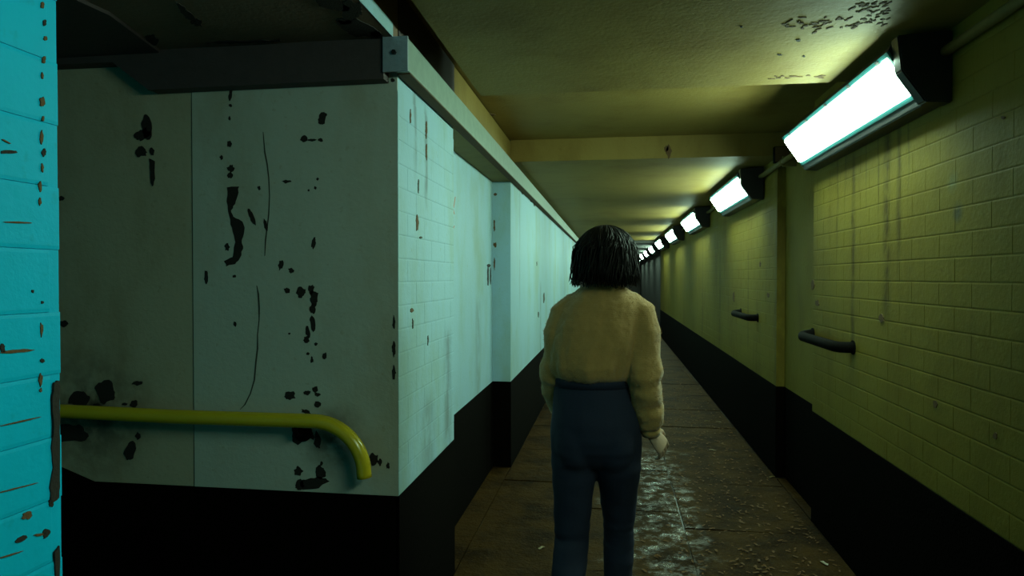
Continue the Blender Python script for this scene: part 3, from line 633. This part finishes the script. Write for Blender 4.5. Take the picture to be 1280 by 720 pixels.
# sweater
bm = bmesh.new()
rings(bm, [(1.082, -.016, 0, .144, .106), (1.095, -.018, -.002, .154, .118), (1.13, -.016, -.006, .162, .127), (1.20, -.006, -.008, .163, .126), (1.28, .006, -.008, .166, .120), (1.335, .018, -.005, .163, .108), (1.370, .023, -.002, .146, .096), (1.398, .026, .001, .118, .082), (1.418, .029, .005, .090, .072), (1.432, .031, .008, .068, .066), (1.440, .032, .010, .060, .061)])
tube(bm, [(.08, 0, 1.355), (.125, 0, 1.352), (.163, -.004, 1.325), (.180, -.016, 1.26), lerp(shR, elR, .72), elR, lerp(elR, wrR, .3), lerp(elR, wrR, .62), lerp(elR, wrR, .86), lerp(elR, wrR, .93), lerp(elR, wrR, 1.0)],
     [.050, .056, .060, .060, .060, .060, .060, .058, .052, .040, .036], 18, ref=Vector((0, 1, 0)))
tube(bm, [(-.05, 0, 1.352), (-.085, 0, 1.35), (-.118, 0, 1.322), (-.138, -.002, 1.25), lerp(shL, elL, .72), elL, lerp(elL, wrL, .3), lerp(elL, wrL, .62), lerp(elL, wrL, .86), lerp(elL, wrL, .93), lerp(elL, wrL, 1.0)],
     [.048, .054, .057, .057, .056, .057, .057, .055, .050, .040, .036], 18, ref=Vector((0, 1, 0)))
def sf(c):
    f = .009*noise.noise(Vector((c.x*11, c.y*11, c.z*6)))+.005*noise.noise(Vector((c.x*22, c.y*22, c.z*11+3)))+.0016*noise.noise(c*70)
    f += .010*max(0, 1-abs(c.z-1.13)/.07)*(noise.noise(Vector((c.x*24, c.y*24, 5)))+.35)
    if c.x > .13 or c.x < -.15: f += .012*noise.noise(Vector((c.x*8, c.y*14, c.z*26)))*max(0, 1-abs(c.z-1.02)/.22)
    return f
swm = voxel(bm, .0055, 9, sf)
sw = link('sweater', swm, M['knit'], person)
r = random.Random(31); bm = bmesh.new(); vv = swm.vertices
for i in range(14000):
    v = vv[r.randrange(len(vv))]; n_ = v.normal
    d = (n_*r.uniform(.3, 1)+Vector((r.uniform(-1, 1), r.uniform(-1, 1), r.uniform(-1, .4)))*.8).normalized()
    q = d.cross(Vector((r.uniform(-1, 1), r.uniform(-1, 1), r.uniform(-1, 1)))).normalized()*.0007
    p = v.co-n_*.001; L_ = r.uniform(.004, .010)
    bm.faces.new([bm.verts.new(p-q), bm.verts.new(p+q), bm.verts.new(p+d*L_)])
fz = mesh_of(bm); tag(link('knit_fuzz', fz, M['knit'], sw), kind='stuff')
bm = bmesh.new()
n = 30
for z0, (cx_, cy_, hw, hd), rr in ((1.436, (.032, .010, .060, .060), .010),):
    pts = [(cx_+hw*math.cos(2*math.pi*k/n), cy_+hd*math.sin(2*math.pi*k/n), z0) for k in range(n+1)]
    tube(bm, pts, rr, 8, cap=False)
link('collar', mesh_of(bm, True), M['knit'], sw)
for e, q in ((elR, wrR), (elL, wrL)):
    bm = bmesh.new(); tube(bm, [lerp(e, q, .93), lerp(e, q, 1.0), lerp(e, q, 1.05)], [.038, .037, .034], 18, ref=Vector((0, 1, 0))); link('cuff', mesh_of(bm, True), M['knit'], sw)
# hair: skull cap, bob and wavy locks, one mesh
bm = bmesh.new()
ball(bm, (HX, -.006, 1.555), .092, .102, .095)
rings(bm, [(1.448, HX-.004, -.030, .085, .060), (1.47, HX-.003, -.030, .104, .076), (1.51, HX, -.022, .106, .084), (1.55, HX, -.012, .102, .088), (1.59, HX, -.006, .088, .082)], 28)
capm = voxel(bm, .006, 3, lambda c: .006*noise.noise(Vector((c.x*28, c.y*28, c.z*8))))
bm = bmesh.new(); bm.from_mesh(capm)
r = random.Random(9)
for i in range(720):
    a = math.radians(r.uniform(140, 400)); ca, sa = math.cos(a), math.sin(a)      # leaves the face side open
    ph = r.uniform(0, 6.3); tipz = r.uniform(1.424, 1.458); out = r.uniform(.95, 1.10); wv = r.uniform(.004, .014); pts = []
    fl = r.uniform(-.004, .026) if ca < -.2 else r.uniform(-.012, .020)
    st = r.uniform(.0, .6); tw = r.uniform(-.45, .45); fq = r.uniform(.7, 1.3); th_ = r.uniform(.0018, .0042)
    for s in range(15):
        t_ = st+(1-st)*s/14; th = t_*1.9; aa = a+tw*t_
        if th < math.pi/2: rr, zz = math.sin(th), 1.556+.095*math.cos(th)
        else: rr, zz = 1.0, 1.556-(th-math.pi/2)/(1.9-math.pi/2)*(1.556-tipz)
        k = max(0, t_-.45)/.55
        x = HX+math.cos(aa)*(.098*rr*out+fl*k*k); y = -.008-.012*k+math.sin(aa)*(.100*rr*out+fl*k*.5)
        x += wv*k*math.sin(ph+s*fq); y += wv*k*math.cos(ph+s*fq); zz += wv*.5*k*math.sin(ph*2+s*fq*1.3)
        pts.append((x, y, zz+.003*out))
    tube(bm, pts, [th_]*12+[th_*.95, th_*.8, .0012], 5, flat=.7)
# one loose curl at the left side of the head
tube(bm, [(HX-.098-.016*math.sin(k*.55), -.02+.004*k*.3, 1.50-.0045*k) for k in range(12)], [.0022]*11+[.0008], 5)
hair = link('hair', mesh_of(bm, True), M['hair'], person)
# shoes
for a, lift in ((ankR, 0), (ankL, 1)):
    bm = bmesh.new(); x, y, z = a
    rot = Matrix.Translation((x, y+.13, .0)) @ Matrix.Rotation(-.46*lift, 4, 'X') if lift else Matrix.Translation((x, y+.13, 0))
    def P(dy, dz): return rot @ Vector((0, dy-.13, dz))
    tube(bm, [P(-.055, .05), P(-.03, .055), P(.02, .055), P(.08, .045), P(.14, .035), P(.175, .03)], [(.026, .030), (.034, .040), (.037, .042), (.042, .032), (.042, .022), (.024, .012)], 16, ref=Vector((0, 0, 1)))
    tube(bm, [P(-.03, .06), P(-.012, .10), P(-.008, .115)], [.038, .038, .040], 14, ref=Vector((0, 1, 0)))
    sh = link('shoe', voxel(bm, .005, 2), M['shoe'], person)
    bm = bmesh.new(); tube(bm, [P(-.065, .013), P(-.05, .013), P(0, .013), P(.08, .013), P(.15, .013), P(.185, .013)], [(.018, .012), (.034, .013), (.038, .013), (.046, .013), (.042, .013), (.016, .012)], 16, ref=Vector((0, 0, 1)))
    link('sole', mesh_of(bm), M['sole'], sh)
